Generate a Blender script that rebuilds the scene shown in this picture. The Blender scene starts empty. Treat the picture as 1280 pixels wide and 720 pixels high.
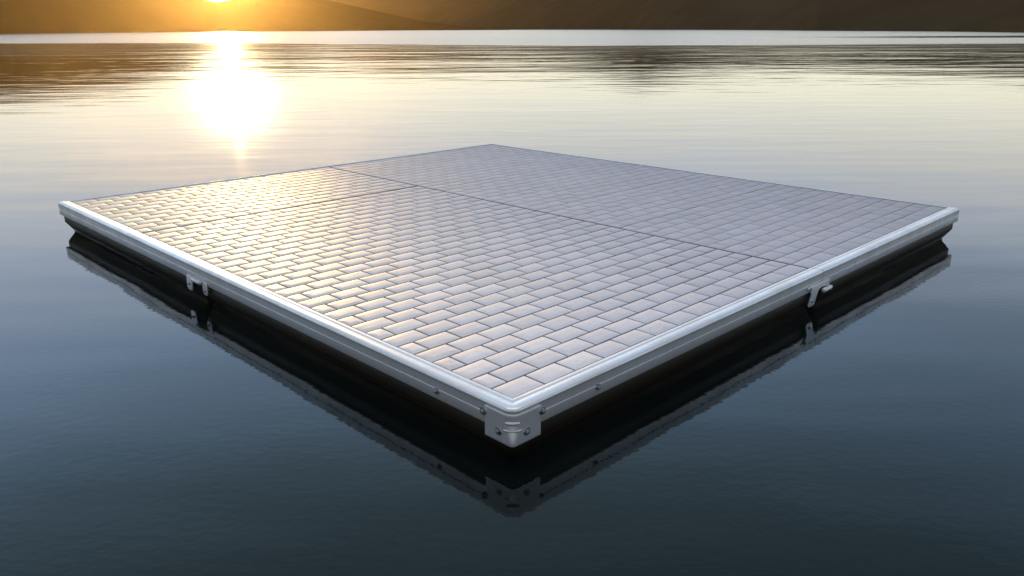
import bpy, bmesh, math, random
from mathutils import Vector, Matrix, noise
random.seed(7)
R = math.radians
scene = bpy.context.scene
col = scene.collection

# ------------------------------------------------------------------ numbers
CAM_H = 1.5
PITCH = 18.03
ROLL = -0.0041
FPIX = 994.9                       # focal length in pixels of a 1280 wide frame
SUN_AZ, SUN_EL = -18.7, 4.4        # degrees, azimuth measured from +Y towards +X
A, B, H = 4.636, 5.053, 0.2276     # dock length along u, along v, deck height over the water
ROT = 44.5
NX, NY = 0.0, 2.509                # near corner
SEAM_U = 2.415                     # seam across the whole dock
SEAM_V = 3.60                      # seam in the front half

# ------------------------------------------------------------------ node helper
class NT:
    def __init__(self, tree):
        self.t = tree; self.n = tree.nodes; self.l = tree.links
    def node(self, typ, **kw):
        n = self.n.new(typ)
        for k, v in kw.items(): setattr(n, k, v)
        return n
    def link(self, a, b): self.l.new(a, b)
    def put(self, sock, v):
        if isinstance(v, bpy.types.NodeSocket): self.l.new(v, sock)
        else: sock.default_value = v
    def m(self, op, a, b=None, c=None, clamp=False):
        n = self.node('ShaderNodeMath', operation=op, use_clamp=clamp)
        self.put(n.inputs[0], a)
        if b is not None: self.put(n.inputs[1], b)
        if c is not None: self.put(n.inputs[2], c)
        return n.outputs[0]
    def step(self, v, lo, hi):
        n = self.node('ShaderNodeMapRange', interpolation_type='SMOOTHSTEP')
        self.put(n.inputs['Value'], v)
        n.inputs['From Min'].default_value = lo; n.inputs['From Max'].default_value = hi
        return n.outputs['Result']
    def rng(self, v, lo, hi, a, b):
        n = self.node('ShaderNodeMapRange')
        self.put(n.inputs['Value'], v)
        for k, x in zip(('From Min', 'From Max', 'To Min', 'To Max'), (lo, hi, a, b)): n.inputs[k].default_value = x
        return n.outputs['Result']
    def noise(self, vec, scale, detail=2, rough=.5, stretch=None):
        if stretch:
            mp = self.node('ShaderNodeMapping'); self.link(vec, mp.inputs['Vector'])
            mp.inputs['Scale'].default_value = stretch; vec = mp.outputs['Vector']
        n = self.node('ShaderNodeTexNoise')
        self.link(vec, n.inputs['Vector'])
        n.inputs['Scale'].default_value = scale; n.inputs['Detail'].default_value = detail
        n.inputs['Roughness'].default_value = rough
        return n.outputs['Fac']
    def mixc(self, f, a, b, typ='MIX'):
        n = self.node('ShaderNodeMix', data_type='RGBA', blend_type=typ)
        self.put(n.inputs[0], f)
        self.put(n.inputs[6], a); self.put(n.inputs[7], b)
        return n.outputs[2]
    def ramp(self, v, stops):
        n = self.node('ShaderNodeValToRGB'); self.link(v, n.inputs['Fac'])
        e = n.color_ramp.elements
        e[0].position, e[0].color = stops[0][0], (*stops[0][1], 1)
        e[1].position, e[1].color = stops[-1][0], (*stops[-1][1], 1)
        for p, c in stops[1:-1]:
            x = e.new(p); x.color = (*c, 1)
        return n.outputs['Color']

def material(name):
    m = bpy.data.materials.new(name); m.use_nodes = True
    nt = NT(m.node_tree)
    b = m.node_tree.nodes['Principled BSDF']
    return m, nt, b

def rgba(r, g, b): return (r, g, b, 1)

# ------------------------------------------------------------------ materials
def mat_deck():
    m, nt, b = material('grey_plastic_paver')
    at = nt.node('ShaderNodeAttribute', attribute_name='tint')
    tc = nt.node('ShaderNodeTexCoord').outputs['Object']
    n1 = nt.noise(tc, 1.3, 4, .6)
    n2 = nt.noise(tc, 90, 2, .6)
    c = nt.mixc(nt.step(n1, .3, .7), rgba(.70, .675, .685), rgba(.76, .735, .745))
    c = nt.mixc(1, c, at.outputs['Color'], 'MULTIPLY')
    c = nt.mixc(nt.rng(n2, .35, .7, 0, .10), c, rgba(.2, .19, .185))
    st = nt.noise(tc, 2.6, 5, .65)
    ring = nt.m('SUBTRACT', 1, nt.step(nt.m('ABSOLUTE', nt.m('SUBTRACT', st, .58)), 0, .022))
    spot = nt.step(nt.noise(tc, 11, 4, .7), .62, .72)
    c = nt.mixc(nt.m('MULTIPLY', ring, .16), c, rgba(.34, .31, .28))
    c = nt.mixc(nt.m('MULTIPLY', spot, .22), c, rgba(.36, .34, .32))
    nt.link(c, b.inputs['Base Color'])
    r = nt.m('ADD', nt.rng(n1, .3, .7,   .48, .58), nt.rng(n2, .3, .7, -.03, .05))
    nt.link(r, b.inputs['Roughness'])
    b.inputs['IOR'].default_value = 1.30
    bp = nt.node('ShaderNodeBump'); bp.inputs['Strength'].default_value = .35; bp.inputs['Distance'].default_value = 1
    hgt = nt.m('ADD', nt.m('MULTIPLY', n2, .0010), nt.m('MULTIPLY', nt.noise(tc, 18, 2), .0022))
    nt.link(hgt, bp.inputs['Height']); nt.link(bp.outputs[0], b.inputs['Normal'])
    return m

def mat_joint():
    m, nt, b = material('dark_paver_joint')
    tc = nt.node('ShaderNodeTexCoord').outputs['Object']
    c = nt.mixc(nt.noise(tc, 14, 3), rgba(.022, .017, .013), rgba(.055, .045, .036))
    nt.link(c, b.inputs['Base Color']); b.inputs['Roughness'].default_value = .7
    return m

def mat_alu(name, base, rough, metal=1.0):
    m, nt, b = material(name)
    tc = nt.node('ShaderNodeTexCoord').outputs['Object']
    n1 = nt.noise(tc, 5, 4, .6); n2 = nt.noise(tc, 60, 3, .6, (1, 1, .3))
    c = nt.mixc(nt.step(n1, .35, .75), rgba(*base), rgba(*[x * .84 for x in base]))
    c = nt.mixc(nt.rng(n2, .5, .75, 0, .25), c, rgba(*[x * .5 for x in base]))
    nt.link(c, b.inputs['Base Color'])
    b.inputs['Metallic'].default_value = metal
    b.inputs['Specular IOR Level'].default_value = .4
    nt.link(nt.m('ADD', nt.rng(n1, .3, .7, rough - .06, rough + .10), nt.rng(n2, .3, .7, -.04, .05)), b.inputs['Roughness'])
    bp = nt.node('ShaderNodeBump'); bp.inputs['Strength'].default_value = .25; bp.inputs['Distance'].default_value = 1
    nt.link(nt.m('ADD', nt.m('MULTIPLY', n1, .0006), nt.m('MULTIPLY', n2, .0003)), bp.inputs['Height'])
    nt.link(bp.outputs[0], b.inputs['Normal'])
    return m

def mat_float():
    m, nt, b = material('black_float_plastic')
    tc = nt.node('ShaderNodeTexCoord').outputs['Object']
    sep = nt.node('ShaderNodeSeparateXYZ'); nt.link(tc, sep.inputs[0])
    n1 = nt.noise(tc, 6, 5, .7)
    c = nt.mixc(n1, rgba(.008, .005, .003), rgba(.026, .017, .010))
    wet = nt.m('ADD', nt.m('MULTIPLY', n1, .03), .012)
    w = nt.m('LESS_THAN', sep.outputs['Z'], wet)
    c = nt.mixc(w, c, rgba(.012, .010, .007))
    nt.link(c, b.inputs['Base Color'])
    nt.link(nt.m('SUBTRACT', .55, nt.m('MULTIPLY', w, .35)), b.inputs['Roughness'])
    b.inputs['Specular IOR Level'].default_value = .35
    return m

def mat_water():
    m, nt, b = material('lake_water')
    pos = nt.node('ShaderNodeNewGeometry').outputs['Position']
    sep = nt.node('ShaderNodeSeparateXYZ'); nt.link(pos, sep.inputs[0])
    x, y = sep.outputs['X'], sep.outputs['Y']
    big = nt.noise(pos, .02, 2, .5, (.35, 1, 1))            # slow wobble of the wind line
    yy = nt.m('ADD', y, nt.m('MULTIPLY', nt.m('SUBTRACT', big, .5), 22))
    yy = nt.m('ADD', yy, nt.m('MULTIPLY', nt.step(x, -42, 12), 24))
    far = nt.step(yy, 100, 108)                              # wind-ruffled water out on the lake
    # calm streak inside the ruffled water on the right
    streak = nt.m('MULTIPLY', nt.m('MULTIPLY', nt.step(yy, 140, 150), nt.m('SUBTRACT', 1, nt.step(yy, 166, 182))),
                  nt.step(x, 28, 75))
    far = nt.m('MULTIPLY', far, nt.m('SUBTRACT', 1, streak))
    grow = nt.step(y, 7, 34)
    near = nt.m('SUBTRACT', 1, grow)
    patch = nt.step(nt.noise(pos, .09, 2, .5, (.5, 1, 1)), .32, .68)
    h = nt.m('MULTIPLY', nt.m('MULTIPLY', nt.noise(pos, 1, 3, .55, (.22, .52, 1)), nt.m('MULTIPLY_ADD', patch, .022, .013)), grow)
    h = nt.m('ADD', h, nt.m('MULTIPLY', nt.m('MULTIPLY', nt.noise(pos, 1, 2, .5, (.07, .16, 1)), nt.m('MULTIPLY_ADD', nt.step(y, 34, 60), .06, .05)), grow))
    # close by: long soft swells and a fine tremble
    h = nt.m('ADD', h, nt.m('MULTIPLY', nt.noise(pos, 1, 2, .5, (.36, 1.0, 1)), .0095))
    h = nt.m('ADD', h, nt.m('MULTIPLY', nt.noise(pos, 1, 2, .5, (17, 26, 1)), .00042))
    h = nt.m('ADD', h, nt.m('MULTIPLY', nt.m('MULTIPLY', nt.noise(pos, 1, 2, .5, (.8, 2.4, 1)), .05), far))
    bp = nt.node('ShaderNodeBump'); bp.inputs['Strength'].default_value = 1; bp.inputs['Distance'].default_value = 1
    nt.link(h, bp.inputs['Height']); nt.link(bp.outputs[0], b.inputs['Normal'])
    mud = nt.noise(pos, 1.1, 5, .6)
    c = nt.mixc(nt.step(mud, .3, .75), rgba(.0022, .0042, .0046), rgba(.0045, .0072, .0062))
    nt.link(c, b.inputs['Base Color'])
    nt.link(nt.m('MULTIPLY_ADD', far, .11, nt.m('MULTIPLY_ADD', nt.step(y, 34, 60), .05, .025)), b.inputs['Roughness'])
    b.inputs['IOR'].default_value = 1.333
    return m

def mat_forest(name, c0, c1, scale):
    m, nt, b = material(name)
    pos = nt.node('ShaderNodeNewGeometry').outputs['Position']
    n1 = nt.noise(pos, scale, 6, .7); n2 = nt.noise(pos, scale * .12, 3, .6)
    c = nt.mixc(nt.step(n1, .35, .65), rgba(*c0), rgba(*c1))
    c = nt.mixc(nt.rng(n2, .35, .65, 0, .5), c, rgba(*[v * .5 for v in c0]))
    nt.link(c, b.inputs['Base Color']); b.inputs['Roughness'].default_value = .9
    b.inputs['Specular IOR Level'].default_value = 0
    return m

def mat_haze(k=1.0):
    m = bpy.data.materials.new('evening_haze'); m.use_nodes = True
    nt = NT(m.node_tree); nt.n.clear()
    out = nt.node('ShaderNodeOutputMaterial')
    v1 = nt.node('ShaderNodeVolumeScatter'); v1.inputs['Color'].default_value = rgba(1, .51, .03)
    v1.inputs['Density'].default_value = .00014 * k; v1.inputs['Anisotropy'].default_value = .86
    v2 = nt.node('ShaderNodeVolumeScatter'); v2.inputs['Color'].default_value = rgba(.5, .8, .8)
    v2.inputs['Density'].default_value = .00008 * k; v2.inputs['Anisotropy'].default_value = .955
    ad = nt.node('ShaderNodeAddShader'); nt.link(v1.outputs[0], ad.inputs[0]); nt.link(v2.outputs[0], ad.inputs[1])
    nt.link(ad.outputs[0], out.inputs['Volume'])
    return m

M_DECK, M_JOINT = mat_deck(), mat_joint()
M_RIM = mat_alu('brushed_aluminium_rim', (.69, .695, .715), .35, .62)
M_BRACKET = mat_alu('galvanised_bracket', (.60, .60, .60), .38, .6)
M_BOLT = mat_alu('steel_bolt', (.42, .42, .43), .28)
M_FLOAT = mat_float()

# ------------------------------------------------------------------ mesh helpers
def lerp_table(tab, x):
    if x <= tab[0][0]: return tab[0][1]
    for (a, p), (b, q) in zip(tab, tab[1:]):
        if x <= b:
            t = (x - a) / (b - a); return p + (q - p) * t
    return tab[-1][1]

def build(name, bm, mats, parent=None, smooth=35, label=None):
    bmesh.ops.recalc_face_normals(bm, faces=bm.faces[:])
    me = bpy.data.meshes.new(name); bm.to_mesh(me); bm.free()
    for mm in (mats if isinstance(mats, (list, tuple)) else [mats]): me.materials.append(mm)
    if smooth is not None:
        for p in me.polygons: p.use_smooth = True
        me.set_sharp_from_angle(angle=R(smooth))
    o = bpy.data.objects.new(name, me); col.objects.link(o)
    if parent: o.parent = parent
    if label: o['label'] = label
    return o

def loft(bm, rings, closed_ring=True, caps=True, mat=0):
    vs = [[bm.verts.new(p) for p in r] for r in rings]
    n = len(rings[0])
    for i in range(len(vs) - 1):
        for j in range(n if closed_ring else n - 1):
            k = (j + 1) % n
            q = [vs[i][j], vs[i][k], vs[i + 1][k], vs[i + 1][j]]
            q = [v for t, v in enumerate(q) if all((v.co - w.co).length > 1e-7 for w in q[:t])]
            if len(q) > 2:
                f = bm.faces.new(q); f.material_index = mat
    if caps:
        for r in (vs[0], vs[-1]):
            try: bm.faces.new(r).material_index = mat
            except ValueError: pass
    return vs

OFF = Vector((-A / 2, -B / 2, 0))
def L(u, v, z): return Vector((u, v, z)) + OFF       # dock coordinates: near corner at (0,0)

# ------------------------------------------------------------------ the dock
dock = bpy.data.objects.new('floating_dock', None); col.objects.link(dock)
e1 = Vector((math.cos(R(ROT)), math.sin(R(ROT)), 0)); e2 = Vector((-math.sin(R(ROT)), math.cos(R(ROT)), 0))
dock.location = Vector((NX, NY, 0)) + e1 * A / 2 + e2 * B / 2
dock.rotation_euler = (0, 0, R(ROT))
dock.empty_display_size = .3
dock['label'] = 'square floating dock with grey brick-patterned deck and silver aluminium rim on the calm lake'
dock['category'] = 'floating dock'

ROW, BRICK = .1165, .178
TOP = H - .005
def make_panel(u0, u1, v0, v1, row0, tone=(1, 1, 1), name='deck_panel'):
    bm = bmesh.new()
    tint = bm.loops.layers.color.new('tint')
    # base sheet under the joints
    zb = TOP - .0095
    f = bm.faces.new([bm.verts.new(L(*p)) for p in ((u0, v0, zb), (u1, v0, zb), (u1, v1, zb), (u0, v1, zb))]); f.material_index = 1
    nr = max(1, round((v1 - v0) / ROW)); rw = (v1 - v0) / nr
    for r in range(nr):
        gv = .0105 if u0 < 1 else .0050
        va, vb = v0 + r * rw + gv / 2, v0 + (r + 1) * rw - gv / 2
        cuts = [u0]
        s = u0 + (BRICK * .5 if (r + row0) % 2 else BRICK) + random.uniform(-.006, .006)
        while s < u1 - BRICK * .3:
            cuts.append(s); s += BRICK + random.uniform(-.005, .005)
        cuts.append(u1)
        for i in range(len(cuts) - 1):
            GAP = .0112 - .0082 * min(1, max(0, cuts[i] / 3.2)) ** .8
            wear = 1 - .55 * min(1, cuts[i] / 3.5)
            ua = cuts[i] + (GAP / 2 if i else .003); ub = cuts[i + 1] - (GAP / 2 if i < len(cuts) - 2 else .003)
            t = .965 + .055 * random.random()
            falloff = lerp_table([(0, 1), (.5, .985), (1.6, .86), (2.6, .75), (4.7, .66)], (ua + ub) / 2)     # near-to-far light falloff painted into the brick colour
            ww = min(1, (va + vb) / 9) * (1 - min(1, ua / 4))  # warm sun sheen painted into the left-hand bricks by cutting blue
            tone = (falloff, falloff * (1 + .035 * min(1, ua / 2.6)) * (1 - .035 * ww), falloff * (1 + .105 * min(1, ua / 2.6)) * (1 - .13 * ww))
            tw = random.uniform(-.005, .005)
            tilt_u, tilt_v = random.gauss(0, .0026), random.gauss(0, .0034)
            wob = random.uniform(0, 100); skew = random.gauss(0, .0011); off = random.gauss(0, .0007)
            fu = [0, .035, .3, .5, .7, .965, 1]; fv = [0, .07, .35, .65, .93, 1]
            g = []
            for q, b_ in enumerate(fv):
                line = []
                for p, a_ in enumerate(fu):
                    uu = ua + (ub - ua) * a_; vv = va + (vb - va) * b_
                    edge = p in (0, len(fu) - 1) or q in (0, len(fv) - 1)
                    pil = (1 - (2 * a_ - 1) ** 4) * (1 - (2 * b_ - 1) ** 4)
                    z = TOP - .0010 * wear + .0010 * pil * wear + wear * tilt_u * (a_ - .5) * (ub - ua) + wear * tilt_v * (b_ - .5) * (vb - va)
                    z += .0009 * noise.noise(Vector((uu * 9, vv * 15, wob * .02)))
                    if edge: z -= .0017 * wear
                    line.append(bm.verts.new(L(uu, vv + skew * (a_ - .5) + off, z)))
                g.append(line)
            faces = []
            for q in range(len(fv) - 1):
                for p in range(len(fu) - 1):
                    faces.append(bm.faces.new((g[q][p], g[q][p + 1], g[q + 1][p + 1], g[q + 1][p])))
            rim = [g[0][p] for p in range(len(fu))] + [g[q][-1] for q in range(1, len(fv))] + \
                  [g[-1][p] for p in range(len(fu) - 2, -1, -1)] + [g[q][0] for q in range(len(fv) - 2, 0, -1)]
            low = [bm.verts.new((v.co.x, v.co.y, OFF.z + zb - .002)) for v in rim]
            for k in range(len(rim)):
                k2 = (k + 1) % len(rim)
                faces.append(bm.faces.new((rim[k], low[k], low[k2], rim[k2])))
            for fc in faces:
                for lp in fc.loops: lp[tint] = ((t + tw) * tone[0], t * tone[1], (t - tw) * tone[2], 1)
    return build(name, bm, [M_DECK, M_JOINT], dock, smooth=60)

SG = .007
IN0, OUTF = .086, .019
SB = .011
panels = [(IN0, SEAM_U - SG, IN0, SEAM_V - SB), (IN0, SEAM_U - SG, SEAM_V + SB, B - OUTF),
          (SEAM_U + SG, A - OUTF, IN0, 1.43 - .0022), (SEAM_U + SG, A - OUTF, 1.43 + .0022, 2.21 - .002),
          (SEAM_U + SG, A - OUTF, 2.21 + .002, B - OUTF)]
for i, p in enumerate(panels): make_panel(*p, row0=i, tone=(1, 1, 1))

# substructure sheet that closes the seams (the frame under the panels)
bm = bmesh.new()
bmesh.ops.create_cube(bm, size=1, matrix=Matrix.Translation(L(A / 2, B / 2, H - .045)) @ Matrix.Diagonal((A - .10, B - .10, .03, 1)))
build('deck_frame', bm, M_JOINT, dock, smooth=None)

# rim profile: outward distance d, height over H
LIP = [(-.082, -.020), (-.081, -.006), (-.076, -.0010), (-.058, .0005), (-.055, -.0012), (-.050, -.0012), (-.047, .0012),
       (-.030, .0026), (-.014, .0018), (-.005, -.0012), (-.001, -.0060), (.000, -.011), (-.0015, -.015), (-.002, -.019), (-.0018, -.046), (-.0048, -.048), (-.0048, -.051), (-.0016, -.053),
       (-.001, -.090), (-.003, -.095), (-.007, -.098), (-.026, -.098), (-.026, -.034), (-.082, -.034)]
PLAIN = [(-.018, -.016), (-.018, -.001), (-.012, .0005), (-.004, -.001), (0, -.006), (0, -.092), (-.006, -.098), (-.018, -.098)]

def rail(p0, p1, out, prof, name='rim_rail', nseg=24, mitre=None):
    bm = bmesh.new(); rings = []
    d0 = Vector((*p0, 0)); d1 = Vector((*p1, 0)); o = Vector((*out, 0))
    for i in range(nseg + 1):
        t = i / nseg; c = d0.lerp(d1, t)
        wob = .0011 * noise.noise(Vector((c.x * 2.2, c.y * 2.2, 3.7)))
        al = (d1 - d0).normalized(); ring = []
        for d, z in prof:
            sh = 0
            if mitre == 'end' and i == nseg: sh = -max(0, -d - RC)
            if mitre == 'start' and i == 0: sh = max(0, -d - RC)
            k = 0 if (mitre == 'end' and i == nseg) or (mitre == 'start' and i == 0) else 1
            ring.append(L(c.x, c.y, 0) + al * sh + o * (d + wob * k) + Vector((0, 0, H + z + wob * .8 * k)))
        rings.append(ring)
    loft(bm, rings)
    return build(name, bm, M_RIM, dock, smooth=50)

RC = .045
left_rail = rail((0, B), (0, RC), (-1, 0), LIP, mitre='end')
right_rail = rail((RC, 0), (SEAM_U - .003, 0), (0, -1), LIP, mitre='start')
right_rail2 = rail((SEAM_U + .003, 0), (A, 0), (0, -1), LIP)
rail((.085, B), (A, B), (0, 1), PLAIN)
rail((A, .085), (A, B - .021), (1, 0), PLAIN)

# rounded near corner of the rim
bm = bmesh.new(); rings = []
for i in range(17):
    a = math.pi + (math.pi / 2) * i / 16
    n = Vector((math.cos(a), math.sin(a), 0))
    rings.append([(L(RC, RC, H + z) + n * (RC + d)) if RC + d > 1e-4 else L(-d, -d, H + z) for d, z in LIP])
loft(bm, rings, caps=False)
build('rim_corner', bm, M_RIM, dock, smooth=50)

def make_bolt(parent, pos, nrm, r=.0095):
    n = Vector(nrm).normalized()
    q = n.to_track_quat('Z', 'Y').to_matrix().to_4x4()
    bm = bmesh.new()
    def cyl(rad, z0, z1, seg, rot=0, cham=.0):
        rr = []
        for zz, k in ((z0, 1), (z1 - cham, 1), (z1, 1 - cham / rad)):
            rr.append([Vector((rad * k * math.cos(rot + 2 * math.pi * j / seg), rad * k * math.sin(rot + 2 * math.pi * j / seg), zz)) for j in range(seg)])
        loft(bm, rr)
    cyl(r * 1.65, -.002, .0022, 20, 0, .0006)
    cyl(r, .0022, .0095, 6, random.random(), .0012)
    cyl(r * .45, .0095, .0125, 10, 0, .001)
    bmesh.ops.transform(bm, matrix=Matrix.Translation(pos) @ q, verts=bm.verts[:])
    return build('bolt', bm, M_BOLT, parent, smooth=30)

# near corner bracket: wraps the rounded rim, tightens to a sharp toe below it
bm = bmesh.new(); rings = []
WB, D = .143, .0020
ZB = .086
for k_ in range(13):
    z = H - .021 + (ZB - H + .021) * k_ / 12; tt = max(0, (k_ - 3) / 9); rc = RC + (.016 - RC) * tt * tt * (3 - 2 * tt)
    line = []
    for k in range(5): line.append(L(-D, WB - (WB - rc) * k / 5, z))
    for k in range(13):
        a = math.pi + (math.pi / 2) * k / 12
        line.append(L(rc, rc, z) + Vector((math.cos(a), math.sin(a), 0)) * (rc + D))
    for k in range(1, 6): line.append(L(rc + (WB - rc) * k / 5, -D, z))
    rings.append(line)
loft(bm, rings, closed_ring=False, caps=False)
bracket = build('corner_bracket', bm, M_RIM, dock, smooth=50)
sol = bracket.modifiers.new('plate', 'SOLIDIFY'); sol.thickness = .003; sol.offset = -1
bv = bracket.modifiers.new('edge', 'BEVEL'); bv.width = .0012; bv.segments = 2; bv.limit_method = 'ANGLE'

def arc_rib(z, rad, half, rr, cen):
    bm = bmesh.new(); rings = []
    for k in range(15):
        t = -1 + 2 * k / 14
        a = math.pi * 1.25 + half * t
        n = Vector((math.cos(a), math.sin(a), 0))
        c = L(cen, cen, z) + n * rad
        s = rr * math.sqrt(max(.02, 1 - t ** 4))
        rings.append([c + n * (s * .8 * math.cos(b)) + Vector((0, 0, s * math.sin(b))) for b in [2 * math.pi * j / 10 for j in range(10)]])
    loft(bm, rings)
    return build('pressed_rib', bm, M_BRACKET, bracket, smooth=60)
arc_rib(H - .056, RC + D, .62, .0070, RC)
arc_rib(H - .086, RC + D, .80, .0060, RC)

for v, z in ((.070, H - .100), (.150, H - .048)):
    make_bolt(bracket, L(-D, v, z), (-1, 0, 0))
    make_bolt(bracket, L(v, -D, z), (0, -1, 0))
for v in (.42, ): make_bolt(left_rail, L(-.0005, v, H - .060), (-1, 0, 0), .008)
for u in (.47, ): make_bolt(right_rail, L(u, -.0005, H - .060), (0, -1, 0), .008)

# hinge brackets that join the modules
def plate_bm(pts, o, along, d0, d1):
    """flat plate: pts are (s, z) outlines, s along the rim, pushed out by d0..d1"""
    bm = bmesh.new(); rings = []
    for d in (d0, d1): rings.append([o + along * s + OUT * d + Vector((0, 0, z)) for s, z in pts])
    loft(bm, rings)
    bmesh.ops.bevel(bm, geom=bm.edges[:], offset=.0016, segments=2, profile=.6, affect='EDGES')
    return bm

for which in ('L', 'R'):
    if which == 'L': o = L(0, 2.56, 0); along = Vector((0, -1, 0)); OUT = Vector((-1, 0, 0))
    else: o = L(SEAM_U - .035, 0, 0); along = Vector((1, 0, 0)); OUT = Vector((0, -1, 0))
    zt, zb = H - .074, H - .165
    outline = [(-.140, zt - .006), (-.128, zt), (.118, zt), (.130, zt - .006), (.130, H - .135), (.118, H - .150), (.082, H - .150), (.072, H - .135),
               (.070, H - .098), (.055, H - .084), (-.045, H - .084), (-.062, H - .098), (-.072, zb + .012), (-.084, zb), (-.128, zb), (-.142, zb + .012)]
    if which == 'R':
        zt = H - .058
        outline = [(-.150, zt - .006), (-.138, zt), (.100, zt), (.112, zt - .008), (.112, H - .092), (.104, H - .100), (.015, H - .088), (-.010, H - .094), (-.030, H - .112),
                   (-.052, H - .168), (-.064, H - .178), (-.118, H - .178), (-.128, H - .166), (-.100, H - .112), (-.112, H - .086), (-.148, H - .080)]
    hb = build('hinge_bracket', plate_bm(outline, o, along, .0005, .006), M_RIM, dock, smooth=40)
    # barrel between the leaves
    bm = bmesh.new()
    s0, s1 = (-.05, .062) if which == 'L' else (.020, .115)
    c0 = o + OUT * .012 + Vector((0, 0, H - .086 if which == 'L' else H - .112))
    rr = .012 if which == 'L' else .014
    rings = []
    for s, k in ((s0, .8), (s0 + .004, 1), ((s0 + s1) / 2 - .004, 1), ((s0 + s1) / 2 - .003, .88), ((s0 + s1) / 2 + .003, .88), ((s0 + s1) / 2 + .004, 1), (s1 - .004, 1), (s1, .8)):
        rings.append([c0 + along * s + OUT * (rr * k * math.cos(2 * math.pi * j / 20)) + Vector((0, 0, rr * k * math.sin(2 * math.pi * j / 20))) for j in range(20)])
    loft(bm, rings)
    build('hinge_barrel', bm, M_BRACKET, hb, smooth=40)
    bm = bmesh.new()
    rings = [[c0 + along * s + OUT * (.006 * math.cos(2 * math.pi * j / 12)) + Vector((0, 0, .0085 * math.sin(2 * math.pi * j / 12))) for j in range(12)] for s in (s0 - .016, s1 + .016)]
    loft(bm, rings); build('hinge_pin', bm, M_BOLT, hb, smooth=40)
    for s, z in (((-.105, H - .125), (.100, H - .125)) if which == 'L' else ((-.125, H - .072), (-.085, H - .148))):
        make_bolt(hb, o + along * s + OUT * .006 + Vector((0, 0, z)), OUT, .007)

# black floats under the four panels
def make_float(u0, u1, v0, v1, eu0, eu1, ev0, ev1):
    """e.. are 1 on a side that is on the outline of the dock"""
    bm = bmesh.new(); rings = []
    for ins, z in ((.05, H - .090), (.020, H - .094), (.016, H - .100), (.016, .078), (.022, .068), (.058, .012), (.064, -.02), (.11, -.22)):
        w = lambda e: ins if e else .012
        x0, x1, y0, y1 = u0 + w(eu0), u1 - w(eu1), v0 + w(ev0), v1 - w(ev1)
        rc = .035; ring = []
        for cx, cy, a0 in ((x1 - rc, y1 - rc, 0), (x0 + rc, y1 - rc, 90), (x0 + rc, y0 + rc, 180), (x1 - rc, y0 + rc, 270)):
            for k in range(7):
                a = R(a0 + 15 * k); ring.append(L(cx + rc * math.cos(a), cy + rc * math.sin(a), z))
        rings.append(ring)
    loft(bm, rings)
    return build('float', bm, M_FLOAT, dock, smooth=40)
make_float(0, SEAM_U, 0, 2.56, 1, 0, 1, 0); make_float(0, SEAM_U, 2.56, B, 1, 0, 0, 1)
make_float(SEAM_U, A, 0, 2.56, 0, 1, 1, 0); make_float(SEAM_U, A, 2.56, B, 0, 1, 0, 1)

# ------------------------------------------------------------------ the lake
bm = bmesh.new()
S = 9000
bm.faces.new([bm.verts.new(p) for p in ((-S, -400, 0), (S, -400, 0), (S, S, 0), (-S, S, 0))])
lake = build('water', bm, mat_water(), smooth=None); lake['kind'] = 'structure'

# ------------------------------------------------------------------ hills
def make_hill(name, az0, az1, step, elev, shore, deep, mat, seed, tree):
    bm = bmesh.new(); rings = []
    n = int((az1 - az0) / step)
    prof = [(0, -.02), (.004, .015), (.02, .06), (.06, .13), (.14, .25), (.26, .42), (.40, .60), (.56, .78), (.72, .92), (.86, .99), (1, 1), (1.25, .8), (1.6, .3)]
    for i in range(n + 1):
        az = az0 + step * i
        D = lerp_table(shore, az) * (1 + .01 * noise.noise(Vector((az * .3, seed, 0))))
        far = D * deep
        zr = far * math.tan(R(max(.02, lerp_table(elev, az))))
        line = []
        for t, k in prof:
            d = D + (far - D) * t
            z = zr * k + CAM_H * min(1, k * 4)
            p = Vector((d * math.sin(R(az)), d * math.cos(R(az)), 0))
            bump = noise.fractal(p * .004 + Vector((seed, 0, 0)), 1.0, 2.0, 2) * zr * .008 * min(1, k * 3) * (1 if k < 1 else .35)
            tr = noise.noise(p * .22 + Vector((0, seed, 0))) * tree + 0
            if t == 0: z = -.3; bump = 0; tr = 0
            p.z = z + bump * (1 if t < 1 else .3) + (abs(tr) if .9 < t < 1.1 else 0)
            line.append(p)
        rings.append(line)
    loft(bm, rings, closed_ring=False, caps=False)
    o = build(name, bm, mat, smooth=80); o['kind'] = 'structure'
    return o

ELEV_A = [(-75, 4.3), (-50, 4.0), (-38, 3.9), (-31, 3.8), (-25, 3.3), (-22, 2.5), (-20.0, 1.80), (-19.2, 1.62), (-18.5, 1.72), (-16.8, 2.2), (-15.0, 2.3), (-12.9, 1.95), (-10.8, 1.5), (-8.2, .97), (-6, .5), (-3.3, .18), (0, .03)]
SHORE_A = [(-75, 260), (-45, 330), (-31, 520), (-20, 900), (-10, 1150), (0, 1300)]
make_hill('hill', -75, 0, .12, ELEV_A, SHORE_A, 1.5, mat_forest('dark_wooded_slope', (.012, .010, .006), (.020, .016, .009), .02), 1.3, .7)
ELEV_B = [(-20, .3), (-16, 1.0), (-13, 1.75), (-11, 2.1), (-8, 2.5), (-4, 2.5), (0, 2.3), (5, 2.7), (9, 3.4), (13, 2.7), (20, 2.3), (33, 2.4), (75, 3.2)]
SHORE_B = [(-20, 2700), (-6, 2650), (2, 1500), (10, 900), (20, 460), (33, 250), (75, 230)]
make_hill('hill', -20, 75, .12, ELEV_B, SHORE_B, 2.0, mat_forest('far_wooded_slope', (.018, .017, .014), (.027, .025, .021), .02), 8.1, .7)

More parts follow.
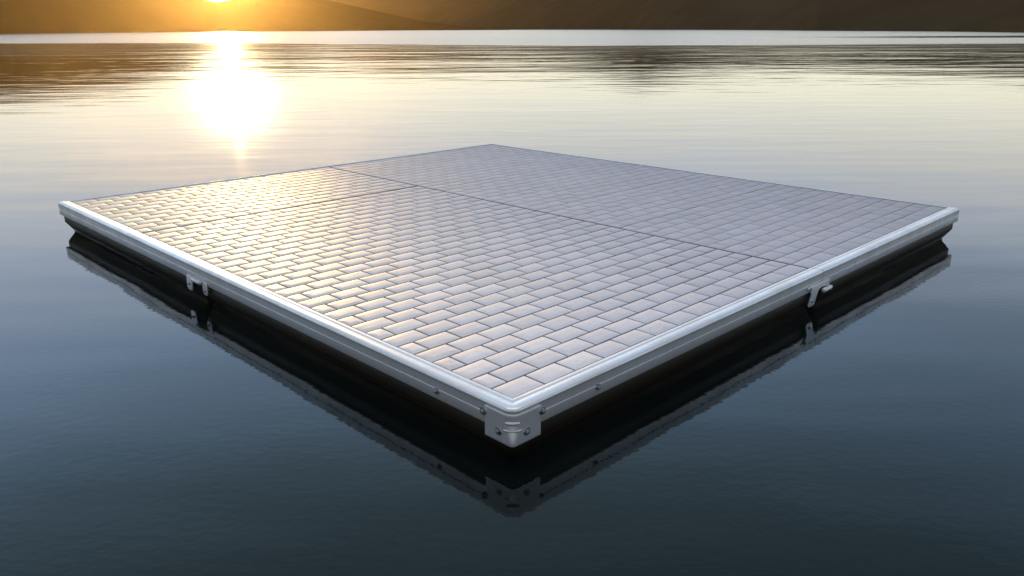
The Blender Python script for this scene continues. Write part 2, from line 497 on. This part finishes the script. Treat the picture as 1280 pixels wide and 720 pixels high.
# ------------------------------------------------------------------ haze over the lake
bm = bmesh.new()
bmesh.ops.create_cube(bm, size=1, matrix=Matrix.Translation((0, 120, 15.03)) @ Matrix.Diagonal((520, 160, 30, 1)))
M_HAZE = mat_haze()
hz = build('haze', bm, M_HAZE, smooth=None); hz['kind'] = 'structure'
bm = bmesh.new()                                            # more of it behind the first ridge
bmesh.ops.create_cube(bm, size=1, matrix=Matrix.Translation((-500, 2400, 85)) @ Matrix.Diagonal((1300, 260, 170, 1)))
hz = build('haze', bm, mat_haze(.22), smooth=None); hz['kind'] = 'structure'

# ------------------------------------------------------------------ sky, sun
sd = Vector((math.sin(R(SUN_AZ)) * math.cos(R(SUN_EL)), math.cos(R(SUN_AZ)) * math.cos(R(SUN_EL)), math.sin(R(SUN_EL))))
w = bpy.data.worlds.new('World'); scene.world = w; w.use_nodes = True
nt = NT(w.node_tree); nt.n.clear()
out = nt.node('ShaderNodeOutputWorld')
sky = nt.node('ShaderNodeTexSky', sky_type='NISHITA')
sky.sun_disc = False; sky.sun_elevation = R(SUN_EL); sky.sun_rotation = R(SUN_AZ)
sky.air_density = .8; sky.dust_density = 0
bg1 = nt.node('ShaderNodeBackground'); bg1.inputs['Strength'].default_value = .05
nt.link(sky.outputs[0], bg1.inputs['Color'])
gen = nt.node('ShaderNodeTexCoord').outputs['Generated']
nrm = nt.node('ShaderNodeVectorMath', operation='NORMALIZE'); nt.link(gen, nrm.inputs[0])
sp = nt.node('ShaderNodeSeparateXYZ'); nt.link(nrm.outputs[0], sp.inputs[0])
el = nt.m('MULTIPLY', nt.m('ARCSINE', sp.outputs['Z']), 180 / math.pi)
thin = nt.noise(nrm.outputs[0], 2.2, 4, .6, (1, 1, 5))      # thin high cloud veil
elw = nt.m('ADD', el, nt.m('MULTIPLY', nt.m('SUBTRACT', thin, .5), 5))
t = nt.m('DIVIDE', elw, 90, clamp=True)
d = lambda x: x / 90
base = nt.ramp(t, [(0, (.92, .85, .74)), (d(4), (1.22, 1.12, .92)), (d(8), (1.24, 1.20, 1.14)), (d(13), (1.12, 1.30, 1.60)), (d(20), (.98, 1.44, 2.08)),
                   (d(26), (.74, 1.17, 1.70)), (d(32), (.47, .75, .93)), (d(39), (.34, .51, .56)), (d(50), (.85, .86, .96)), (d(66), (1.85, 1.70, 1.76)), (1, (1.85, 1.70, 1.76))])  # overhead stops brightened as added fill for the deck, unseen in the water
back = nt.m('MULTIPLY_ADD', nt.step(sp.outputs['Y'], -.45, .35), .45, .55)      # the sky opposite the sun is duller
hv = nt.node('ShaderNodeVectorMath', operation='MULTIPLY'); nt.link(nrm.outputs[0], hv.inputs[0]); hv.inputs[1].default_value = (1, 1, 0)
hn = nt.node('ShaderNodeVectorMath', operation='NORMALIZE'); nt.link(hv.outputs[0], hn.inputs[0])
hd = nt.node('ShaderNodeVectorMath', operation='DOT_PRODUCT'); nt.link(hn.outputs[0], hd.inputs[0]); hd.inputs[1].default_value = (math.sin(R(SUN_AZ)), math.cos(R(SUN_AZ)), 0)
side = nt.m('SUBTRACT', 1, nt.step(hd.outputs['Value'], .55, .99))                # and falls off sideways from it
band = nt.m('MULTIPLY', nt.step(el, 9, 19), nt.m('SUBTRACT', 1, nt.step(el, 42, 60)))
back = nt.m('MULTIPLY', back, nt.m('SUBTRACT', 1, nt.m('MULTIPLY', nt.m('MULTIPLY', side, band), .42)))
bsc = nt.node('ShaderNodeVectorMath', operation='SCALE'); nt.link(base, bsc.inputs[0]); nt.link(back, bsc.inputs['Scale']); base = bsc.outputs[0]
dt = nt.node('ShaderNodeVectorMath', operation='DOT_PRODUCT'); nt.link(nrm.outputs[0], dt.inputs[0]); dt.inputs[1].default_value = sd
th = nt.m('MULTIPLY', nt.m('ARCCOSINE', nt.m('MINIMUM', dt.outputs['Value'], .999999)), 180 / math.pi)
g1 = nt.m('MULTIPLY', nt.m('EXPONENT', nt.m('MULTIPLY', nt.m('POWER', nt.m('DIVIDE', th, 1.9), 2), -1)), 7.0)
g2 = nt.m('MULTIPLY', nt.m('EXPONENT', nt.m('MULTIPLY', nt.m('DIVIDE', th, 4.5), -1)), .5)
g3 = nt.m('MULTIPLY', nt.m('EXPONENT', nt.m('MULTIPLY', nt.m('DIVIDE', th, 12.0), -1)), .12)
def scale(c, v):
    n = nt.node('ShaderNodeVectorMath', operation='SCALE'); n.inputs[0].default_value = c; nt.put(n.inputs['Scale'], v); return n.outputs[0]
def vadd(a, b):
    n = nt.node('ShaderNodeVectorMath', operation='ADD'); nt.link(a, n.inputs[0]); nt.link(b, n.inputs[1]); return n.outputs[0]
tot = vadd(vadd(base, scale((1, .80, .44), g1)), vadd(scale((1, .74, .40), g2), scale((1, .62, .36), g3)))
bg2 = nt.node('ShaderNodeBackground'); bg2.inputs['Strength'].default_value = .9
nt.link(tot, bg2.inputs['Color'])
ad = nt.node('ShaderNodeAddShader'); nt.link(bg1.outputs[0], ad.inputs[0]); nt.link(bg2.outputs[0], ad.inputs[1])
nt.link(ad.outputs[0], out.inputs['Surface'])
w.cycles.sampling_method = 'MANUAL'; w.cycles.sample_map_resolution = 1024

sl = bpy.data.lights.new('sun', 'SUN'); sl.energy = 4.8; sl.angle = R(.53); sl.color = (1, .60, .20)
so = bpy.data.objects.new('sun', sl); col.objects.link(so)
so.rotation_euler = sd.to_track_quat('Z', 'Y').to_euler(); so.location = sd * 60

# ------------------------------------------------------------------ camera
cam = bpy.data.cameras.new('camera'); co = bpy.data.objects.new('camera', cam); col.objects.link(co)
cam.sensor_width = 36; cam.lens = FPIX / 1280 * 36
cam.clip_start = .05; cam.clip_end = 30000
fw = Vector((0, math.cos(R(PITCH)), -math.sin(R(PITCH)))); rt = Vector((1, 0, 0)); up = rt.cross(fw)
c, s = math.cos(ROLL), math.sin(ROLL)
# image x axis and y axis turned by ROLL
rt2 = rt * c + up * s; up2 = up * c - rt * s
mt = Matrix((rt2, up2, -fw)).transposed().to_4x4(); mt.translation = (0, 0, CAM_H)
co.matrix_world = mt
scene.camera = co

scene.view_settings.view_transform = 'Standard'; scene.view_settings.look = 'None'
scene.view_settings.exposure = 0; scene.view_settings.gamma = 1
scene.render.engine = 'CYCLES'
scene.cycles.use_denoising = True
scene.cycles.max_bounces = 6; scene.cycles.volume_bounces = 0
scene.cycles.sample_clamp_indirect = 8
